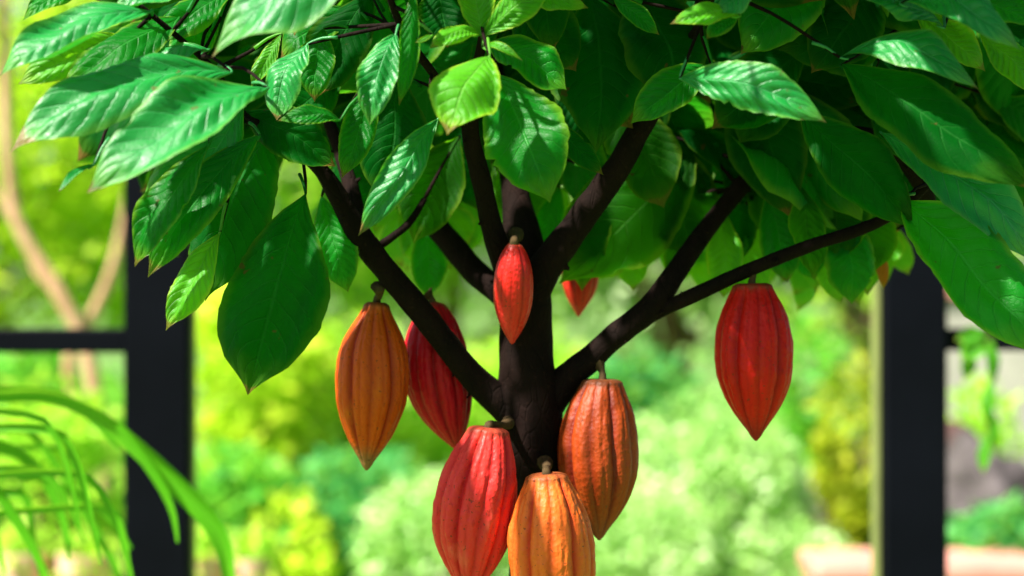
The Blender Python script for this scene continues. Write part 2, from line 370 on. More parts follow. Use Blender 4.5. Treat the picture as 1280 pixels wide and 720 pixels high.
def lf(bx, by, tx, ty, w, Yb, Yt, c, roll=0, arch=.08, fold=.14, twist=0, serr=0, p=1.12, flop=0.0, pk=1.0):
    return dict(b=(bx, by), t=(tx, ty), w=w, Yb=Yb, Yt=Yt, c=c, roll=roll, arch=arch, fold=fold, twist=twist, serr=serr, p=p, flop=flop, pk=pk)
H = [
 # upper left sprays
 lf(125,-20,26,18,36,-.22,-.26,'G',-20),
 lf(190,14,-4,90,62,-.30,-.38,'M',-18,.12),
 lf(160,50,25,101,48,-.24,-.30,'L',10),
 lf(225,22,78,113,66,-.22,-.30,'G',-15),
 lf(262,62,145,92,50,-.24,-.28,'M',-30,.1),
 lf(290,90,12,193,86,-.28,-.40,'M',-12,.13,twist=.3),
 lf(335,110,110,231,92,-.30,-.44,'M',-8,.14,twist=-.3),
 lf(118,205,73,241,11,-.32,-.36,'M',0),
 lf(505,-25,262,52,84,-.34,-.42,'M',-25,.14,flop=.05),
 lf(255,-12,140,12,40,-.28,-.3,'M',-25),
 lf(290,-10,195,52,60,-.18,-.22,'G',-10),
 lf(275,15,215,95,50,-.16,-.2,'G',5),
 lf(352,42,313,108,24,-.2,-.22,'L',0),
 lf(385,55,342,145,50,-.22,-.26,'M',-10),
 lf(405,35,392,125,50,-.18,-.2,'G',0),
 lf(425,150,348,149,26,-.26,-.28,'G',-10,.16),
 lf(305,140,418,205,66,-.14,-.16,'D',0),
 # hanging left
 lf(305,130,168,328,92,-.18,-.24,'M',8,.1),
 lf(262,180,166,332,60,-.26,-.28,'G',-15),
 lf(325,170,184,346,60,-.20,-.26,'G',10),
 lf(345,150,256,376,112,-.12,-.20,'D',0,.06),
 lf(275,290,207,412,48,-.20,-.24,'L',0),
 lf(382,242,308,489,136,-.17,-.25,'D',4,.09,.1,p=1.25),
 lf(402,245,435,364,52,-.05,-.06,'G',0),
 lf(458,98,428,222,44,-.18,-.2,'G',10),
 lf(495,42,462,154,50,-.26,-.3,'M',5,.12),
 lf(517,-15,500,132,26,-.3,-.3,'G',20),
 lf(548,148,450,294,44,-.22,-.27,'M',25,.14),
 lf(465,-5,398,118,76,-.1,-.12,'D',0),
 lf(500,95,480,250,88,-.08,-.1,'D',0),
 lf(440,10,350,70,70,-.1,-.12,'G',-10),
 lf(430,90,330,170,70,-.06,-.1,'D',0),
 # centre
 lf(600,43,537,60,30,-.27,-.32,'L',-12,.15),
 lf(602,46,590,-35,46,-.27,-.26,'L',0),
 lf(604,46,690,-28,44,-.27,-.28,'L',0),
 lf(612,70,560,171,86,-.31,-.37,'L',-8,.12,.1,serr=.03),
 lf(604,60,653,76,11,-.28,-.31,'L',0,.25),
 lf(541,44,519,53,7,-.3,-.31,'L',0),
 lf(620,92,686,249,106,-.23,-.29,'G',6,.08,.12,serr=.05,p=1.2),
 lf(606,52,708,108,62,-.20,-.24,'G',-12),
 lf(688,150,753,218,30,-.14,-.17,'D',10),
 lf(650,-12,735,8,30,-.24,-.26,'L',0),
 lf(735,-10,745,190,118,-.08,-.12,'D',0),
 lf(690,40,790,160,96,-.04,-.08,'D',8),
 lf(800,-20,850,120,110,-.1,-.14,'D',-5),
 lf(765,-5,824,42,26,-.2,-.22,'G',10),
 lf(640,0,720,90,80,-.12,-.14,'D',0),
 lf(890,82,790,148,54,-.18,-.22,'G',-12),
 lf(925,20,837,32,30,-.30,-.33,'L',-10,.15),
 lf(925,18,884,46,28,-.28,-.3,'G',-10),
 lf(955,-20,895,14,34,-.3,-.32,'M',-20),
 lf(545,-20,560,60,60,-.16,-.18,'D',0),
 # right
 lf(850,98,1030,142,60,-.28,-.36,'M',10,.12,serr=.08,twist=-.5),
 lf(1030,-40,925,66,96,-.16,-.2,'G',0,.1),
 lf(1130,40,975,60,96,-.10,-.12,'D',-5),
 lf(1090,-30,1015,90,90,-.12,-.14,'D',0),
 lf(1050,72,1224,100,52,-.25,-.33,'M',-20,.16),
 lf(1125,5,1277,56,56,-.30,-.38,'M',-18,.16),
 lf(1180,35,1068,-8,42,-.26,-.3,'M',-20),
 lf(1145,15,1232,84,50,-.18,-.22,'L',0),
 lf(1190,-15,1300,40,60,-.22,-.28,'G',-15),
 lf(1172,92,1300,142,70,.22,.2,'Y',0),
 lf(1255,92,1238,178,66,.16,.14,'Y',0,pk=.4),
 lf(1225,40,1300,118,44,-.1,-.14,'L',0),
 lf(1285,60,1300,210,60,.1,.08,'L',0),
 lf(1050,82,1292,240,98,-.20,-.34,'D',-5,.10,.1),
 lf(1100,165,1300,318,80,-.14,-.24,'M',-5,.1),
 lf(1128,252,1312,452,112,-.16,-.30,'G',0,.07,.16),
 lf(1000,140,1142,288,88,-.12,-.18,'D',0),
 lf(1085,110,1180,210,80,-.04,-.08,'D',0),
 lf(1010,60,890,160,90,-.06,-.08,'D',0),
 # below the crown; olive leaves carry its shade in their colour
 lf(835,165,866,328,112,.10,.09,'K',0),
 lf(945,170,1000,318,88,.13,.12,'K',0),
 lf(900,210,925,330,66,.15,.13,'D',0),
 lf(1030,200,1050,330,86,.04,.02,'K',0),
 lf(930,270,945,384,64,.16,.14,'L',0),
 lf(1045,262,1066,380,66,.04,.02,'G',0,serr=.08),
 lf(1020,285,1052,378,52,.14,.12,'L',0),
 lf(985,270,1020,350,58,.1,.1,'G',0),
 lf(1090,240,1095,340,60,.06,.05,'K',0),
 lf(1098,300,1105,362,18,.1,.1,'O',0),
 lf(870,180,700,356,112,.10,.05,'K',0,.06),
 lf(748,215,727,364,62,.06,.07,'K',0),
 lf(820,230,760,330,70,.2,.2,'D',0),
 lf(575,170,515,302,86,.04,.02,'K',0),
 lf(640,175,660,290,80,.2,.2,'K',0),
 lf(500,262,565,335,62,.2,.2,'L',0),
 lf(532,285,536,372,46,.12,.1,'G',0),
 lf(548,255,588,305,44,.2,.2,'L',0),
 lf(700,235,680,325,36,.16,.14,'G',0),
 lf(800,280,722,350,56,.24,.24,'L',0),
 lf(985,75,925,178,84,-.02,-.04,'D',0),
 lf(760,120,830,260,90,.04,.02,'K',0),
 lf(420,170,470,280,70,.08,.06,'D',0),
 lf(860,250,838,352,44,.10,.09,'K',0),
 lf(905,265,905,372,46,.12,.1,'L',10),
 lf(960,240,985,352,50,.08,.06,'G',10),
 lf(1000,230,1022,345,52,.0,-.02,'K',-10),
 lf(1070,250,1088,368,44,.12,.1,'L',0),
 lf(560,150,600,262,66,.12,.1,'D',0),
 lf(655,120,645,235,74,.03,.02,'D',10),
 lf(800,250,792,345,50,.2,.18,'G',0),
]
print('hero leaves', len(H))
for i, h in enumerate(H[:100]):
    B = at(*h['b'], h['Yb']); T = at(*h['t'], h['Yt'])
    W = h['w']/1000*(CAMD+(h['Yb']+h['Yt'])/2)/CAMD
    br = attach_twig(B)
    mb = MB()
    add_leaf(mb, B, T, W, R(h['roll']-(14 if h['c'] == 'M' and h['roll'] <= 0 else 4)), h['arch'], h['fold'], h['pk'], seed=i*13+5, twist=h['twist'], serr=h['serr'], back=br, p=h['p'], flop=h['flop'])
    mb.build('leaf', LM[h['c']], tree, origin=B)

# the remaining, uncountable crown leaves; those above the view added to cast shade
def lerp_tab(tab, x):
    for (x0, y0), (x1, y1) in zip(tab, tab[1:]):
        if x <= x1: return y0+(y1-y0)*max(0, (x-x0))/(x1-x0)
    return tab[-1][1]
LOW = [(100,40),(170,170),(240,230),(400,170),(520,190),(600,150),(700,215),(850,230),(1000,250),(1100,240),(1280,200),(1400,150)]
rnd = random.Random(21)
fill = {'D': MB(), 'G': MB()}
cnt = 0
for k in range(760):
    while True:
        px = rnd.uniform(90, 1400); py = rnd.uniform(-420, 240)
        lim = lerp_tab(LOW, px)
        if py > lim-60: continue
        if px < 150+max(0, -py)*.5+60: continue
        if py < -60:
            e = ((px-700)/760)**2 + ((py+60)/400)**2
            if e > 1: continue
            Y = rnd.uniform(-.55, .55)
            if (Y/.6)**2 + e > 1.15: continue
            if Y < -.2 and py > -100-(-Y)*200: continue
            if Y < -.05 and px < 500 and rnd.random() < .7: continue  # front left thinned out so sun reaches the leaves below
            if px < 380 and rnd.random() < .6: continue
        else:
            Y = rnd.uniform(.02, .5)
            if py > 60: Y = rnd.uniform(.05, .32)
        break
    B = at(px, py, Y)
    out = Vector((B.x-.05, (B.y)*.9, 0)); out = out.normalized() if out.length > .01 else Vector((1, 0, 0))
    d = (out*rnd.uniform(.2, 1) + Vector((rnd.uniform(-.5, .5), rnd.uniform(-.5, .5), rnd.uniform(-1.0, -.1)))).normalized()
    Lg = rnd.uniform(.11, .22)
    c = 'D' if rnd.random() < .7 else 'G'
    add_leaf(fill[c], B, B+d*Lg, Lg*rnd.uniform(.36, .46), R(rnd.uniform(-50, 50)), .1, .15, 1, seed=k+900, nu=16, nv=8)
    if k % 6 == 0: attach_twig(B, .3)
fr = MB(); rnd2 = random.Random(77)
for k in range(70):                                  # fringe deep under the crown; lime colour stands in for backlight
    px = rnd2.choice([rnd2.uniform(420, 620), rnd2.uniform(700, 1110), rnd2.uniform(800, 1110)]); py = rnd2.uniform(215, 285) + (20 if px > 850 else 0) - (20 if px < 620 else 0)
    B = at(px, py, rnd2.uniform(.22, .42))
    d = Vector((rnd2.uniform(-.5, .5), rnd2.uniform(-.2, .2), -1)).normalized()
    Lg = rnd2.uniform(.06, .12)
    add_leaf(fr, B, B+d*Lg, Lg*rnd2.uniform(.4, .55), R(rnd2.uniform(-50, 50)), .1, .15, 1, seed=k+4000, nu=16, nv=8, back=B+Vector((0, 0, .03)))
fo = fr.build('foliage', LM['L'], tree); tag(fo, 'small leaves under the crown, backlight painted as lime colour', kind='stuff')
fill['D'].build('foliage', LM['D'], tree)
tag([c for c in tree.children if c.name.startswith('foliage') and 'kind' not in c][0], 'dark inner leaves of the crown, with unseen upper ones added for shade', kind='stuff')
f2 = fill['G'].build('foliage', LM['G'], tree); tag(f2, 'brighter inner leaves of the crown, with unseen upper ones added for shade', kind='stuff')

tm = MB(); tm.tube(trunk_pts, trunk_r, n=56, rough=.10, nscale=22, step=.008)
tm.build('trunk', BARK, tree)
rk = random.Random(5)
for (P, Q), tmb in zip(br_paths, tw_mb):
    tmb.tube(P, Q, n=20, rough=.10, nscale=38, step=.006)
    # knobbly flower cushions and snapped stubs
    RP, RQ = resample(P, Q, .01)
    for q in range(int(len(RP)*.32)):
        i = rk.randrange(2, len(RP)-2)
        if RQ[i] < .006: continue
        d = Vector((rk.uniform(-1, 1), rk.uniform(-1, .1), rk.uniform(-1, 1))).normalized()
        e = RP[i]+d*RQ[i]*1.0
        rr = rk.uniform(.0016, .0034)
        tmb.tube([RP[i]+d*RQ[i]*.7, e, e+d*rk.uniform(.001, .008)], [rr*1.6, rr*1.2, rr*.5], n=7, step=.003)
    tmb.build('branch', BARK, tree)

# ---------------------------------------------------------------- cacao pods
PROF_N = [(0,.24),(.012,.33),(.04,.38),(.08,.47),(.15,.66),(.25,.86),(.36,.97),(.48,1.0),(.60,.95),(.72,.78),(.82,.56),(.89,.36),(.94,.21),(.975,.12),(1,.03)]
PROF_A = [(0,.36),(.010,.47),(.035,.53),(.08,.62),(.15,.76),(.25,.90),(.36,.98),(.48,1.0),(.60,.95),(.72,.78),(.82,.56),(.89,.36),(.94,.21),(.975,.12),(1,.03)]
PROF_B = [(0,.16),(.02,.34),(.06,.50),(.14,.72),(.25,.90),(.38,.99),(.50,1.0),(.62,.94),(.74,.78),(.84,.56),(.91,.36),(.96,.20),(.99,.10),(1,.03)]
def prof(tab, t):
    xs = [a for a, _ in tab]
    for i in range(len(tab)-1):
        if t <= xs[i+1]:
            f = (t-xs[i])/(xs[i+1]-xs[i])
            y0, y1 = tab[i][1], tab[i+1][1]
            m = lambda k: 0 if k < 0 or k >= len(tab)-1 else (tab[k+1][1]-tab[k][1])/(xs[k+1]-xs[k])
            m0 = (m(i-1)+m(i))/2 if i > 0 else m(i); m1 = (m(i)+m(i+1))/2 if i < len(tab)-2 else m(i)
            h = xs[i+1]-xs[i]
            return (2*f**3-3*f*f+1)*y0 + (f**3-2*f*f+f)*h*m0 + (-2*f**3+3*f*f)*y1 + (f**3-f*f)*h*m1
    return tab[-1][1]
def pod(top, tip, width, Y, mat, label, depth=.14, rot=0.0, tab=PROF_A, bend=0.0, stalk=(0, 16, 0.0), seed=1, Ytip=None, wart=1.0):
    A = at(*top, Y); B = at(*tip, Y if Ytip is None else Ytip)
    root = empty('cacao_pod', A); tag(root, label, 'cacao pod', 'cacao pods hanging on the tree')
    W = width/1000*(CAMD+Y)/CAMD; Lg = (B-A).length; ax = (B-A).normalized()
    s1 = ax.cross(Vector((0, 1, 0))).normalized(); s2 = ax.cross(s1)
    mb = MB(); nt_, na = 150, 180
    rn = random.Random(seed); ph = rn.uniform(0, 6)
    for i in range(nt_+1):
        t = i/nt_
        r0 = prof(tab, t)*W/2
        c = A + ax*(Lg*t) + s1*(bend*Lg*math.sin(math.pi*t))
        for k in range(na):
            th = 2*math.pi*k/na
            tw = th + rot + .10*math.sin(t*3+ph) + .03*noise.noise(Vector((t*5, math.cos(th)*2, ph)))
            s5 = abs(math.sin(5*tw)); even = .5+.5*math.cos(5*tw)
            # ten furrows, alternately deep and shallow
            g1 = (1-abs(math.sin(2.5*tw)))**3.0
            g2 = (1-abs(math.cos(2.5*tw)))**3.0
            g = max(g1, g2*.62)
            g3 = (1-abs(math.sin(5*tw+math.pi/2)))**4*.22
            fade = min(1, t/.05)*min(1, (1-t)/.06)
            dd = depth*(g+g3)*(.35+.65*fade)
            q = Vector((math.cos(th)*W*.5, math.sin(th)*W*.5, t*Lg*.45))
            nn = wart*(.020*noise.noise(q*90+Vector((ph, 0, 0))) + .013*noise.noise(q*230) + .05*noise.noise(q*22+Vector((0, ph, 0))))
            r = r0*(1-dd+nn*(.3+.7*fade))
            mb.v.append(c + s1*math.cos(th)*r + s2*math.sin(th)*r)
            mb.col.append((min(1, (g+g3*1.5)*1.1), t, 0))
    for i in range(nt_):
        for k in range(na):
            a = i*na+k; b = i*na+(k+1) % na
            mb.f.append((a, a+na, b+na, b))
    mb.f.append(tuple(range(na))); mb.f.append(tuple(nt_*na+k for k in range(na))[::-1])
    mb.build('husk', mat, root)
    dx, dy, dY = stalk
    E = at(top[0]+dx, top[1]-dy, Y+dY)
    st = MB(); st.tube([A+ax*.006, A-ax*.003, (A+E)/2+Vector((.002, 0, 0)), E], [.0062, .0050, .0046, .0100], n=10, rough=.15, nscale=120, step=.003)
    st.build('stalk', STALK, root)
    return root
HM = {
 'amber': husk_mat('husk_amber', (0.66, 0.090, 0.002), (0.32, 0.016, 0.0015), (0.66, 0.14, 0.004), (0.20, 0.13, 0.05), tipamt=.8),
 'crimson': husk_mat('husk_crimson', (0.58, 0.004, 0.014), (0.28, 0.001, 0.005), (0.64, 0.015, 0.016), (0.5, 0.03, 0.02), .45),
 'scarlet': husk_mat('husk_scarlet', (0.74, 0.014, 0.010), (0.40, 0.003, 0.003), (0.78, 0.04, 0.03), (0.72, 0.06, 0.05), .36, .35, .5),
 'rust': husk_mat('husk_rust', (0.38, 0.050, 0.003), (0.17, 0.010, 0.002), (0.42, 0.075, 0.005), (0.22, 0.05, 0.03), .5, .3),  # lowered colour: part of the crown's shade is painted in
 'coral': husk_mat('husk_coral', (0.86, 0.045, 0.036), (0.52, 0.003, 0.006), (0.88, 0.13, 0.07), (0.7, 0.1, 0.05), .42),
 'orange': husk_mat('husk_orange', (0.86, 0.17, 0.022), (0.56, 0.030, 0.004), (0.88, 0.26, 0.06), (0.7, 0.2, 0.05), .45),
 'red': husk_mat('husk_red', (0.66, 0.008, 0.003), (0.36, 0.002, 0.001), (0.62, 0.03, 0.006), (0.20, 0.01, 0.01), .42, tipamt=.7),
}
pod((471,378),(458,588),93,-.03,HM['amber'],'orange amber pod with greenish brown tip, hanging leftmost on the tree',rot=.3,stalk=(2,20,-.02),seed=2,tab=PROF_N)
pod((540,378),(572,562),84,.03,HM['crimson'],'deep crimson pod tucked behind the diagonal left branch',rot=.9,stalk=(-8,12,.0),seed=3,bend=-.05,tab=PROF_B)
pod((643,303),(640,430),50,-.085,HM['scarlet'],'small smooth scarlet pod lying against the middle of the trunk',depth=.06,rot=.2,tab=PROF_B,stalk=(2,10,.05),seed=4,wart=.4,Ytip=-.055)
pod((728,296),(723,396),48,.16,HM['scarlet'],'small red pod mostly hidden by leaves, only its tip showing right of the trunk',depth=.08,rot=.6,stalk=(-12,16,-.05),seed=5)
pod((753,474),(749,675),104,-.03,HM['rust'],'dark rusty orange pod hanging close to the right of the trunk',rot=.1,stalk=(-6,22,.01),seed=6,bend=-.02)
pod((611,534),(586,752),105,-.10,HM['coral'],'coral red pod with deep furrows at the bottom, left in front of the trunk',rot=.55,depth=.17,wart=1.5,stalk=(28,6,.08),seed=7,bend=-.03)
pod((683,592),(697,812),107,-.13,HM['orange'],'bright orange pod lowest on the tree in front of the trunk',wart=1.5,rot=.25,stalk=(-2,14,.09),seed=8,bend=.0)
pod((940,354),(945,551),99,-.04,HM['red'],'plump red pod hanging alone under the thin right branch',rot=.4,stalk=(-2,16,.0),seed=9)

# ---------------------------------------------------------------- black frame behind the tree
FY = 1.70
BLACK = simple_mat('black_powder_coat', (0.003, 0.0034, 0.006), .45, .06, .3, 3, .1, .001)
PALE = simple_mat('pale_seal', (0.22, 0.25, 0.08), .5)
fx = lambda px: at(px, 0, FY).x
fz = lambda py: at(0, py, FY).z
frame = empty('steel_frame', (0, FY, 0)); tag(frame, 'black steel frame of two tall posts with cross rails behind the tree', 'frame')
def fbox(name, x0, x1, z0, z1, mat=BLACK, y0=0, y1=.10, bev=.006):
    m = MB(); m.box(x0, x1, FY+y0, FY+y1, z0, z1, bev); return m.build(name, mat, frame, smooth=False)
fbox('post', fx(154), fx(235.5), -.02, 2.70)
fbox('post', fx(1106), fx(1185), -.02, 2.70)
fbox('rail', fx(-700), fx(154)-.002, fz(442), fz(411), y0=.02, y1=.08, bev=.004)
fbox('rail', fx(1185)+.002, fx(1900), fz(439), fz(411), y0=.02, y1=.08, bev=.004)
fbox('beam', fx(-700), fx(1900), 2.702, 2.82)
fbox('edge_strip', fx(1097), fx(1106)-.002, .0, 2.69, PALE, .03, .07, .003)
fbox('edge_strip', fx(235.5)+.002, fx(238.5), .0, 2.69, PALE, .03, .07, .0)

# ---------------------------------------------------------------- garden behind
GREENS = {
 'limeyellow': foliage_mat('foliage_lime_yellow', [(.34,.56,.02),(.56,.78,.03),(.78,.90,.06),(.90,.94,.30)]),
 'lime': foliage_mat('foliage_lime', [(.18,.48,.02),(.44,.78,.05),(.68,.90,.12),(.88,.96,.50)]),
 'green': foliage_mat('foliage_green', [(.02,.18,.02),(.10,.48,.04),(.30,.72,.08),(.60,.86,.18)]),
 'teal': foliage_mat('foliage_teal', [(.01,.12,.03),(.04,.34,.08),(.16,.58,.16),(.38,.80,.28)]),
 'mint': foliage_mat('foliage_mint', [(.10,.34,.05),(.34,.64,.14),(.62,.84,.36),(.86,.96,.66)], .3, .45, .5),
 'mustard': foliage_mat('foliage_mustard', [(.12,.20,.01),(.36,.42,.02),(.60,.62,.03),(.80,.78,.08)]),
}
def clump(mb, c, r, n, size, rn, zmin=0.02, flat=.0):
    for _ in range(n):
        while True:
            d = Vector((rn.uniform(-1, 1), rn.uniform(-1, 1), rn.uniform(-1, 1)))
            if .25 < d.length < 1: break
        d = d.normalized()*d.length**.4
        p = Vector((c[0]+d.x*r[0], c[1]+d.y*r[1], c[2]+d.z*r[2]))
        if p.z < zmin: p.z = zmin+rn.random()*.1
        a = Vector((rn.uniform(-1, 1), rn.uniform(-1, 1), rn.uniform(-.9, .5))).normalized()
        s = a.cross(Vector((rn.uniform(-1, 1), rn.uniform(-1, 1), rn.uniform(-.3, 1.3)))).normalized()
        n_ = a.cross(s); l = size*rn.uniform(.6, 1.4); w = l*rn.uniform(.35, .55)
        b = len(mb.v)
        mb.v += [p, p+a*l*.35+s*w*.5+n_*l*.06, p+a*l*.35-s*w*.5+n_*l*.06, p+a*l*.75+s*w*.34, p+a*l*.75-s*w*.34, p+a*l-n_*l*.1]
        mb.f += [(b, b+1, b+2), (b+1, b+3, b+4, b+2), (b+3, b+5, b+4)]
def bush(name, px, ptop, hw, Y, col, n, size, label, cat, seed, dy=.5, lobes=7, stems=True, barkm=None, zlow=0.0, group=None, sp=1.0):
    rn = random.Random(seed)
    c = at(px, ptop, Y); s = (CAMD+Y)/CAMD/1000; top = c.z; hwm = hw*s
    root = empty(name, (c.x, Y, 0)); tag(root, label, cat, group)
    mb = MB(); lob = []
    for k in range(lobes):
        lx = rn.uniform(-.7, .7)*hwm; ly = rn.uniform(-.6, .6)*dy
        hh = (top-zlow)
        lz = zlow+hh*rn.uniform(.25, .8)*(1-.25*abs(lx)/hwm)
        rr = min(hwm, hh)*rn.uniform(.28, .5)
        lob.append((c.x+lx, Y+ly, lz, rr))
        clump(mb, (c.x+lx, Y+ly, lz), (rr*1.15, rr*.9, rr), int(n/lobes*.75), size, rn)
    clump(mb, (c.x, Y, zlow+(top-zlow)*.52), (hwm, dy, (top-zlow)*.5), int(n*.25), size, rn)
    mb.build('crown' if zlow > .3 else 'foliage', GREENS[col], root, smooth=False)
    if stems:
        st = MB()
        if zlow > .3:
            st.tube([Vector((c.x, Y, -.05)), Vector((c.x+.03, Y, zlow)), Vector((c.x-.03, Y, (zlow+top)/2))], [.11, .08, .04], n=12, rough=.1, nscale=8, step=.1)
        for lx, ly, lz, rr in lob:
            z0 = zlow if zlow > .3 else -.02
            st.tube([Vector((c.x+rn.uniform(-.05, .05), Y, z0)), Vector(((c.x*1+lx)/2, (Y+ly)/2, z0+(lz-z0)*.5)), Vector((lx, ly, lz))], [.03, .02, .008], n=7, step=.08)
        st.build('trunk' if zlow > .3 else 'stem', barkm or DIMBARK, root)
    return root

# (name, px, py of the top, half width, distance, ...)
TG = 'trees beyond the frame'
bush('broadleaf_tree',-60,-260,300,8.6,'limeyellow',9000,.13,'tall yellow green tree seen through the left pane of the frame','tree',1,1.2,16,zlow=.8,group=TG)
bush('broadleaf_tree',300,-240,260,9.4,'lime',9000,.13,'lime leaved tree behind the crown, right beside the left post','tree',2,1.2,16,zlow=.7,group=TG)
bush('broadleaf_tree',560,-250,260,10.2,'lime',9000,.13,'pale lime tree far behind the cacao trunk','tree',3,1.2,16,zlow=.6,group=TG)
bush('broadleaf_tree',840,-240,260,9.8,'mint',9000,.13,'pale mint green tree far behind the thin right branch','tree',4,1.2,16,zlow=.6,group=TG)
bush('broadleaf_tree',1090,-250,230,9.0,'lime',8000,.13,'bright green tree beside the right post in the distance','tree',5,1.2,16,zlow=.7,group=TG)
bush('broadleaf_tree',1360,-260,260,9.6,'limeyellow',8000,.13,'yellow green tree at the far right behind the pale wall','tree',6,1.2,16,zlow=1.2,group=TG)
SG = 'garden shrubs behind the frame'
bush('shrub',40,445,170,6.6,'green',3500,.09,'mid green shrub low behind the peach trunks, left pane','shrub',11,.6,group=SG)
bush('shrub',300,330,120,6.8,'limeyellow',4500,.10,'tall yellow green shrub just right of the left post','shrub',12,.6,group=SG)
bush('shrub',430,400,120,7.2,'lime',4500,.10,'bright lime shrub behind the amber pod','shrub',13,.6,group=SG)
bush('shrub',300,560,90,4.6,'green',3500,.07,'dark green shrub low beside the left post','shrub',14,.4,group=SG)
bush('shrub',355,620,60,4.3,'limeyellow',1500,.06,'small yellow green leaved shrub in front of the darker green one','shrub',15,.25,group=SG)
bush('shrub',450,560,110,5.0,'teal',4500,.07,'teal green shrub low below the amber pod','shrub',16,.5,group=SG)
bush('shrub',560,590,120,4.4,'mint',7000,.042,'pale mint shrub low left behind the trunk','shrub',17,.45,group=SG)
bush('shrub',800,440,110,6.2,'teal',4500,.08,'teal green shrub right behind the trunk','shrub',18,.5,group=SG)
bush('shrub',885,490,125,4.8,'mint',9000,.042,'large pale mint shrub under the lone red pod','shrub',19,.6,10,group=SG)
bush('shrub',790,590,110,4.2,'mint',7000,.04,'pale mint shrub at the bottom right of the rusty pod','shrub',20,.4,group=SG)
bush('shrub',1010,395,45,5.6,'green',2000,.08,'rounded vivid green shrub right of the lone red pod','shrub',21,.3,group=SG)
bush('shrub',1062,450,40,5.2,'mustard',2200,.07,'narrow olive yellow shrub against the right post','shrub',22,.3,group=SG)
bush('shrub',985,650,85,4.3,'mint',4500,.04,'low pale green shrub just behind the left end of the pink wall','shrub',23,.3,group=SG)
bush('shrub',1255,630,80,4.0,'teal',3500,.07,'teal shrub before the grey rock, right pane','shrub',24,.3,group=SG)
bush('shrub',660,420,120,8.0,'lime',4500,.10,'soft lime shrub directly behind the trunk','shrub',25,.5,group=SG)

bush('shrub',1225,470,50,5.6,'lime',1500,.07,'airy lime shrub before the pale plastered wall','shrub',26,.3,group=SG)
bush('shrub',60,470,110,3.9,'lime',1800,.07,'thin lime shrub in front of the peach trunks, under the left rail','shrub',27,.3,group=SG)
# pale-barked tree, left pane
tY = 4.6
pt = empty('bare_tree', at(112, 800, tY) * 1); pt.location.z = 0
tag(pt, 'slender tree with sunlit peach bark and leaning trunks behind the left rail', 'tree')
def ptube(name, spec):
    m = MB(); P, Q = path([(x, y, tY+dy, r*.72) for x, y, dy, r in spec]); m.tube(P, Q, n=16, rough=.1, nscale=6, step=.05); return m.build(name, PALEBARK, pt)
ptube('trunk', [(136,960,0,22),(130,700,0,18),(126,560,0,16),(108,440,0,14),(70,360,0,14),(25,285,0,12),(10,200,0,11),(6,80,0,11),(4,-60,0,10),(0,-300,0,6)])
ptube('trunk', [(112,960,.1,16),(98,640,.1,12),(92,520,.1,12),(88,440,.1,12),(118,390,.1,10),(142,330,.1,9),(160,240,.1,7),(175,100,.1,5)])
ptube('branch', [(80,372,.05,8),(50,345,.05,8),(30,300,.05,6),(-30,200,.05,5)])
m = MB(); rn = random.Random(70)
for (x, y) in ((0, -250), (60, -180), (160, -60), (-60, -120), (110, -260)):
    c = at(x, y, tY); clump(m, c, (.35, .35, .25), 350, .09, rn)
m.build('crown', GREENS['limeyellow'], pt, smooth=False)

# low pink coping wall
PINK = simple_mat('pink_coping', (0.70, 0.30, 0.24), .7, .3, .15, 5)
BRICK = simple_mat('terracotta_face', (0.55, 0.22, 0.15), .85, .2, .3, 8, .5, .01)
wY = 3.55
wall = empty('planter_wall', (3.5, wY, 0)); tag(wall, 'low terracotta garden wall with sunlit pale pink coping', 'wall')
zt = at(0, 706, wY).z
m = MB(); m.box(at(1026,0,wY).x, 6, wY+.03, wY+.33, -.05, zt-.062, .004); m.build('wall_face', BRICK, wall, smooth=False)
m = MB(); m.box(at(1020,0,wY).x, 6.03, wY, wY+.36, zt-.06, zt, .012); m.build('coping', PINK, wall, smooth=False)

# terracotta pots standing in a row, left pane and beside the left post
POT = simple_mat('pale_terracotta', (0.78, 0.45, 0.32), .8, .2, .15, 8, .3, .004)
def flower_pot(px, py, wpx, Y, label, seed):
    c = at(px, py, Y); s = (CAMD+Y)/CAMD/1000; r = wpx*s/2
    root = empty('flower_pot', (c.x, Y, 0)); tag(root, label, 'flower pot', 'terracotta pots in a row')
    m = MB(); prof_ = [(0, .62), (c.z*.85, .92), (c.z*.86, 1.06), (c.z, 1.08), (c.z, .95), (c.z-.05, .93), (c.z-.05, .01)]
    n = 36
    for z, q in prof_:
        for k in range(n): m.v.append(Vector((c.x+math.cos(k*2*math.pi/n)*r*q, Y+math.sin(k*2*math.pi/n)*r*q, z)))
    for i in range(len(prof_)-1):
        for k in range(n):
            a = i*n+k; b = i*n+(k+1) % n; m.f.append((a, b, b+n, a+n))
    m.build('pot', POT, root, smooth=False)
    f = MB(); rn = random.Random(seed); clump(f, (c.x, Y, c.z+.02), (r*.9, r*.9, .07), 60, .07, rn, zmin=c.z-.04)
    f.build('foliage', GREENS['lime'], root, smooth=False)
flower_pot(30, 690, 52, 3.3, 'terracotta pot at the far left of the row, under the strap leaves', 1)
flower_pot(104, 692, 58, 3.3, 'terracotta pot just left of the left post', 2)
flower_pot(256, 694, 48, 3.3, 'terracotta pot just right of the left post', 3)
flower_pot(312, 697, 46, 3.3, 'terracotta pot at the right end of the row', 4)
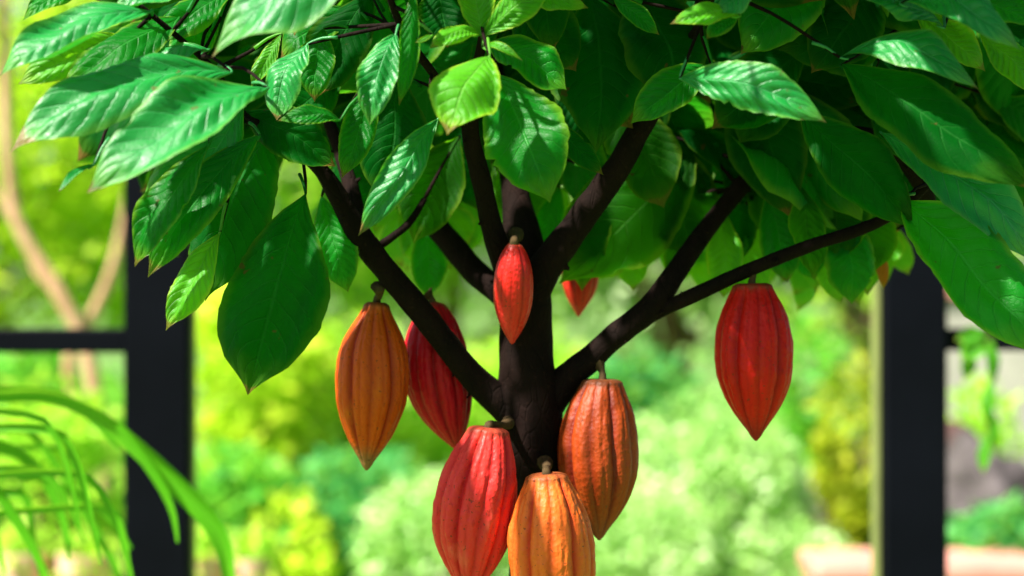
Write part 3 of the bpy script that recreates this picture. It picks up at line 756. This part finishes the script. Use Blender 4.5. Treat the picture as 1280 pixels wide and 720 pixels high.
# rocks
def rock(px, py, rx, ry, Y, mat, label, seed, dy=.4):
    c = at(px, py, Y); s = (CAMD+Y)/CAMD/1000
    mb = MB(); n, mm = 40, 26
    for i in range(mm+1):
        ph = math.pi*i/mm
        for k in range(n):
            th = 2*math.pi*k/n
            d = Vector((math.sin(ph)*math.cos(th), math.sin(ph)*math.sin(th), math.cos(ph)))
            r = 1 + .28*noise.noise(d*1.6+Vector((seed, 0, 0))) + .10*noise.noise(d*5+Vector((seed, 3, 0)))
            z = c.z + d.z*r*ry*s
            mb.v.append(Vector((c.x+d.x*r*rx*s, Y+d.y*r*dy, z if d.z > -.2 else -.05 + (z+.05)*.0)))
    for i in range(mm):
        for k in range(n):
            a = i*n+k; b = i*n+(k+1) % n
            mb.f.append((a, a+n, b+n, b))
    o = mb.build('rock', mat, origin=(c.x, Y, 0)); tag(o, label, 'rock', 'rocks in the garden')
GREY = simple_mat('grey_rock', (0.10, 0.085, 0.085), .9, .2, .7, 6, .6, .03)
BROWN = simple_mat('brown_rock', (0.09, 0.05, 0.045), .9, .2, .4, 6, .6, .03)
LPINK = simple_mat('pale_rock', (0.50, 0.38, 0.38), .9, .2, .2, 6, .6, .03)
rock(1222,620,62,70,4.6,GREY,'big grey rock right of the right post',1.3)
rock(1196,570,26,42,5.0,BROWN,'upright brown rock peeping out beside the right post',7.7,.2)
rock(1015,590,62,36,5.9,BROWN,'dark brown rock between the mint shrub and the right post',4.1,.3)
rock(1040,610,30,22,5.3,LPINK,'small pale pink rock before the dark brown one',9.4,.15)

# pale house wall, right pane
PLASTER = simple_mat('pale_plaster', (0.42, 0.40, 0.34), .9, .2, .3, 2, .3, .01)
hY = 6.9
hs = empty('garden_wall', (at(1330, 0, hY).x, hY, 0)); tag(hs, 'pale plastered garden wall behind the plants at the far right', 'wall')
m = MB(); m.box(at(1150,0,hY).x, at(1800,0,hY).x, hY, hY+.3, -.05, at(0,372,hY).z, .01); m.build('wall_face', PLASTER, hs, smooth=False)
m = MB(); m.box(at(1146,0,hY).x, at(1804,0,hY).x, hY-.04, hY+.34, at(0,372,hY).z+.002, at(0,360,hY).z, .01); m.build('coping', PINK, hs, smooth=False)

# arching strap-leaf plant, left foreground of the frame
STRAP = foliage_mat('strap_leaf', [(.03,.28,.01),(.10,.42,.012),(.22,.56,.02)], .4, .4, .2)
aY = .62
ap = empty('strap_leaf_plant', (at(-150, 0, aY).x, aY, 0)); tag(ap, 'arching plant with long drooping strap leaves in front of the left post', 'plant')
def strap(spec, Yo=0.0, roll=0.5, name='leaf', parent=ap):
    P = [at(x, y, aY+Yo) for x, y, w in spec]; Wd = [.95*w/1000*(CAMD+aY+Yo)/CAMD for x, y, w in spec]
    RP, RW = resample(P, Wd, .02); m = MB(); nv = 6
    for i, (p, w) in enumerate(zip(RP, RW)):
        d = (RP[min(i+1, len(RP)-1)]-RP[max(i-1, 0)]).normalized()
        s = d.cross(Vector((0, 1, 0))).normalized(); s = Matrix.Rotation(roll*.6+.5*math.sin(i*.11), 3, d) @ s
        n = d.cross(s)
        for j in range(nv+1):
            v = -1+2*j/nv
            m.v.append(p + s*(w/2*v) + n*(abs(v)*w*.30 + w*.03*math.cos(v*12)))
    for i in range(len(RP)-1):
        for j in range(nv):
            k = i*(nv+1)+j; m.f.append((k, k+1, k+nv+2, k+nv+1))
    return m.build(name, STRAP, parent)
strap([(-150,640,10),(-60,505,20),(10,490,24),(70,492,26),(130,518,28),(180,560,30),(232,612,30),(268,655,26),(284,700,20),(288,770,6)])
strap([(150,530,14),(185,575,18),(208,612,16),(220,645,12),(223,678,5)], -.02)
strap([(-150,650,10),(-60,560,18),(0,550,24),(40,572,26),(70,608,24),(84,650,18),(88,700,8)], .05)
strap([(-150,660,10),(-60,590,20),(-10,600,24),(25,645,26),(50,690,22),(68,740,10)], -.06)
strap([(-150,650,10),(-70,480,16),(0,482,18),(60,486,18),(100,505,16),(150,560,6)], .14)
strap([(-150,655,10),(-50,600,18),(30,590,18),(90,610,16),(135,640,14),(165,685,6)], .25)
strap([(-150,660,10),(-60,640,20),(-20,670,22),(0,730,18),(10,800,8)], -.1)
strap([(-150,655,8),(-80,560,18),(20,530,18),(60,560,16),(110,640,16),(150,720,10),(160,780,5)], .3)
strap([(-150,645,10),(-200,500,20),(-260,520,22),(-330,640,10)], .1)
strap([(-150,645,10),(-190,440,18),(-240,430,20),(-300,520,10)], .2)
rs = random.Random(12)
for k in range(10):
    x1 = rs.uniform(-70, 130); y1 = rs.uniform(480, 640); x2 = x1+rs.uniform(30, 90); y2 = y1+rs.uniform(50, 140)
    strap([(-150,655,6),((x1-150)/2-10,y1+10,10),(x1,y1,12),((x1+x2)/2+8,(y1+y2)/2-18,11),(x2,y2,8),(x2+12,y2+rs.uniform(30, 70),3)], rs.uniform(-.25, .4), rs.uniform(-.8, .8))
m = MB(); m.tube([Vector((ap.location.x, aY, -.03)), Vector((ap.location.x+.02, aY, .4)), at(-150, 660, aY)], [.04, .03, .022], n=14, rough=.12, nscale=14, step=.03)
m.build('stem', DIMBARK, ap)

# vine hanging from the right rail
aY_v = FY+.02
vine = empty('climbing_vine', at(1237, 425, FY-.03)); tag(vine, 'thin bright green vine dangling from the right rail', 'vine')
m = MB(); rn = random.Random(4)
m.tube([at(1234,405,FY-.03), at(1240,450,FY-.03), at(1236,520,FY-.03), at(1233,578,FY-.03)], [.004,.004,.003,.002], n=8, step=.02)
m.build('stem', STALK, vine)
m = MB()
for (x, y, tx, ty, w) in ((1238,420,1243,480,18),(1240,470,1234,530,16),(1237,510,1241,560,16),(1236,540,1228,592,15),(1235,430,1200,448,26),(1234,415,1196,424,26),(1210,430,1208,475,22)):
    m.uv = m.uv or []
    add_leaf(m, at(x, y, FY-.04), at(tx, ty, FY-.06), w/1000*1.8, R(rn.uniform(-30, 30)), seed=x+y, nu=12, nv=6)
m.build('foliage', LM['L'], vine)

# ---------------------------------------------------------------- ground
m, nt = newmat('lawn_soil')
tc = N(nt, 'ShaderNodeTexCoord')
a = N(nt, 'ShaderNodeTexNoise', i_Scale=1.2, i_Detail=8.0); L(nt, tc.outputs['Object'], a.inputs[0])
b = N(nt, 'ShaderNodeTexNoise', i_Scale=40.0, i_Detail=4.0); L(nt, tc.outputs['Object'], b.inputs[0])
col = ramp(nt, a.outputs[0], [(.35, (.16, .11, .06)), (.5, (.10, .24, .03)), (.7, (.20, .42, .06))])
col = mixc(nt, maprange(nt, b.outputs[0], .4, .7, 0, .6), col, (.05, .14, .02))
bp = N(nt, 'ShaderNodeBump', i_Strength=.6, i_Distance=.03); L(nt, b.outputs[0], bp.inputs['Height'])
p = N(nt, 'ShaderNodeBsdfPrincipled', i_Roughness=.9); L(nt, col, p.inputs['Base Color']); L(nt, bp.outputs[0], p.inputs['Normal'])
o = N(nt, 'ShaderNodeOutputMaterial'); L(nt, p.outputs[0], o.inputs[0])
g = MB(); GN = 60
for i in range(GN+1):
    for j in range(GN+1):
        x = (i/GN*2-1); y = (j/GN*2-1); X = 400*x*abs(x)**1.5; Yy = 400*y*abs(y)**1.5
        g.v.append(Vector((X, Yy, .03*noise.noise(Vector((X*.4, Yy*.4, 0))) if abs(X) < 30 and abs(Yy) < 30 else 0)))
for i in range(GN):
    for j in range(GN):
        k = i*(GN+1)+j; g.f.append((k, k+GN+1, k+GN+2, k+1))
go = g.build('ground', m); tag(go, kind='structure')
# low ground cover between the shrubs
gc = MB(); rn = random.Random(31)
for _ in range(16000):
    x = rn.uniform(-4.5, 4.5); y = rn.uniform(2.2, 9.5)
    clump(gc, (x, y, .06), (.05, .05, .06), 1, .06, rn)
gco = gc.build('ground_cover', GREENS['lime'], smooth=False); tag(gco, kind='stuff')

# ---------------------------------------------------------------- light, sky, camera
EL, AZ = 50.0, 0.0
sd = Vector((-.58, -.38, .86)).normalized()        # direction towards the sun
el = math.asin(sd.z); az = math.atan2(sd.x, sd.y)
w = bpy.data.worlds.new('World'); S.world = w; w.use_nodes = True
nt = w.node_tree; nt.nodes.clear()
sky = N(nt, 'ShaderNodeTexSky', sky_type='NISHITA'); sky.sun_disc = False; sky.sun_elevation = el; sky.sun_rotation = az; sky.air_density = 1.0; sky.dust_density = 1.5
bg = N(nt, 'ShaderNodeBackground', i_Strength=.052); L(nt, sky.outputs[0], bg.inputs[0])
o = N(nt, 'ShaderNodeOutputWorld'); L(nt, bg.outputs[0], o.inputs[0])
sl = bpy.data.lights.new('sun', 'SUN'); sl.energy = 5; sl.angle = R(1.5); sl.color = (1, .95, .86)
so = bpy.data.objects.new('sun', sl); COL.objects.link(so); so.rotation_euler = sd.to_track_quat('Z', 'Y').to_euler(); so.location = (-3, -3, 6)
cam = bpy.data.cameras.new('camera'); co = bpy.data.objects.new('camera', cam); COL.objects.link(co)
co.location = (0, -CAMD, CAMH); co.rotation_euler = (R(90), 0, 0)
cam.lens = 60; cam.sensor_width = 36; cam.clip_start = .05; cam.clip_end = 2000
cam.dof.use_dof = True; cam.dof.focus_distance = CAMD-.17; cam.dof.aperture_fstop = 2.1
S.camera = co
S.view_settings.view_transform = 'Standard'; S.view_settings.look = 'None'; S.view_settings.exposure = 1.4; S.view_settings.gamma = 1
S.view_settings.use_curve_mapping = False
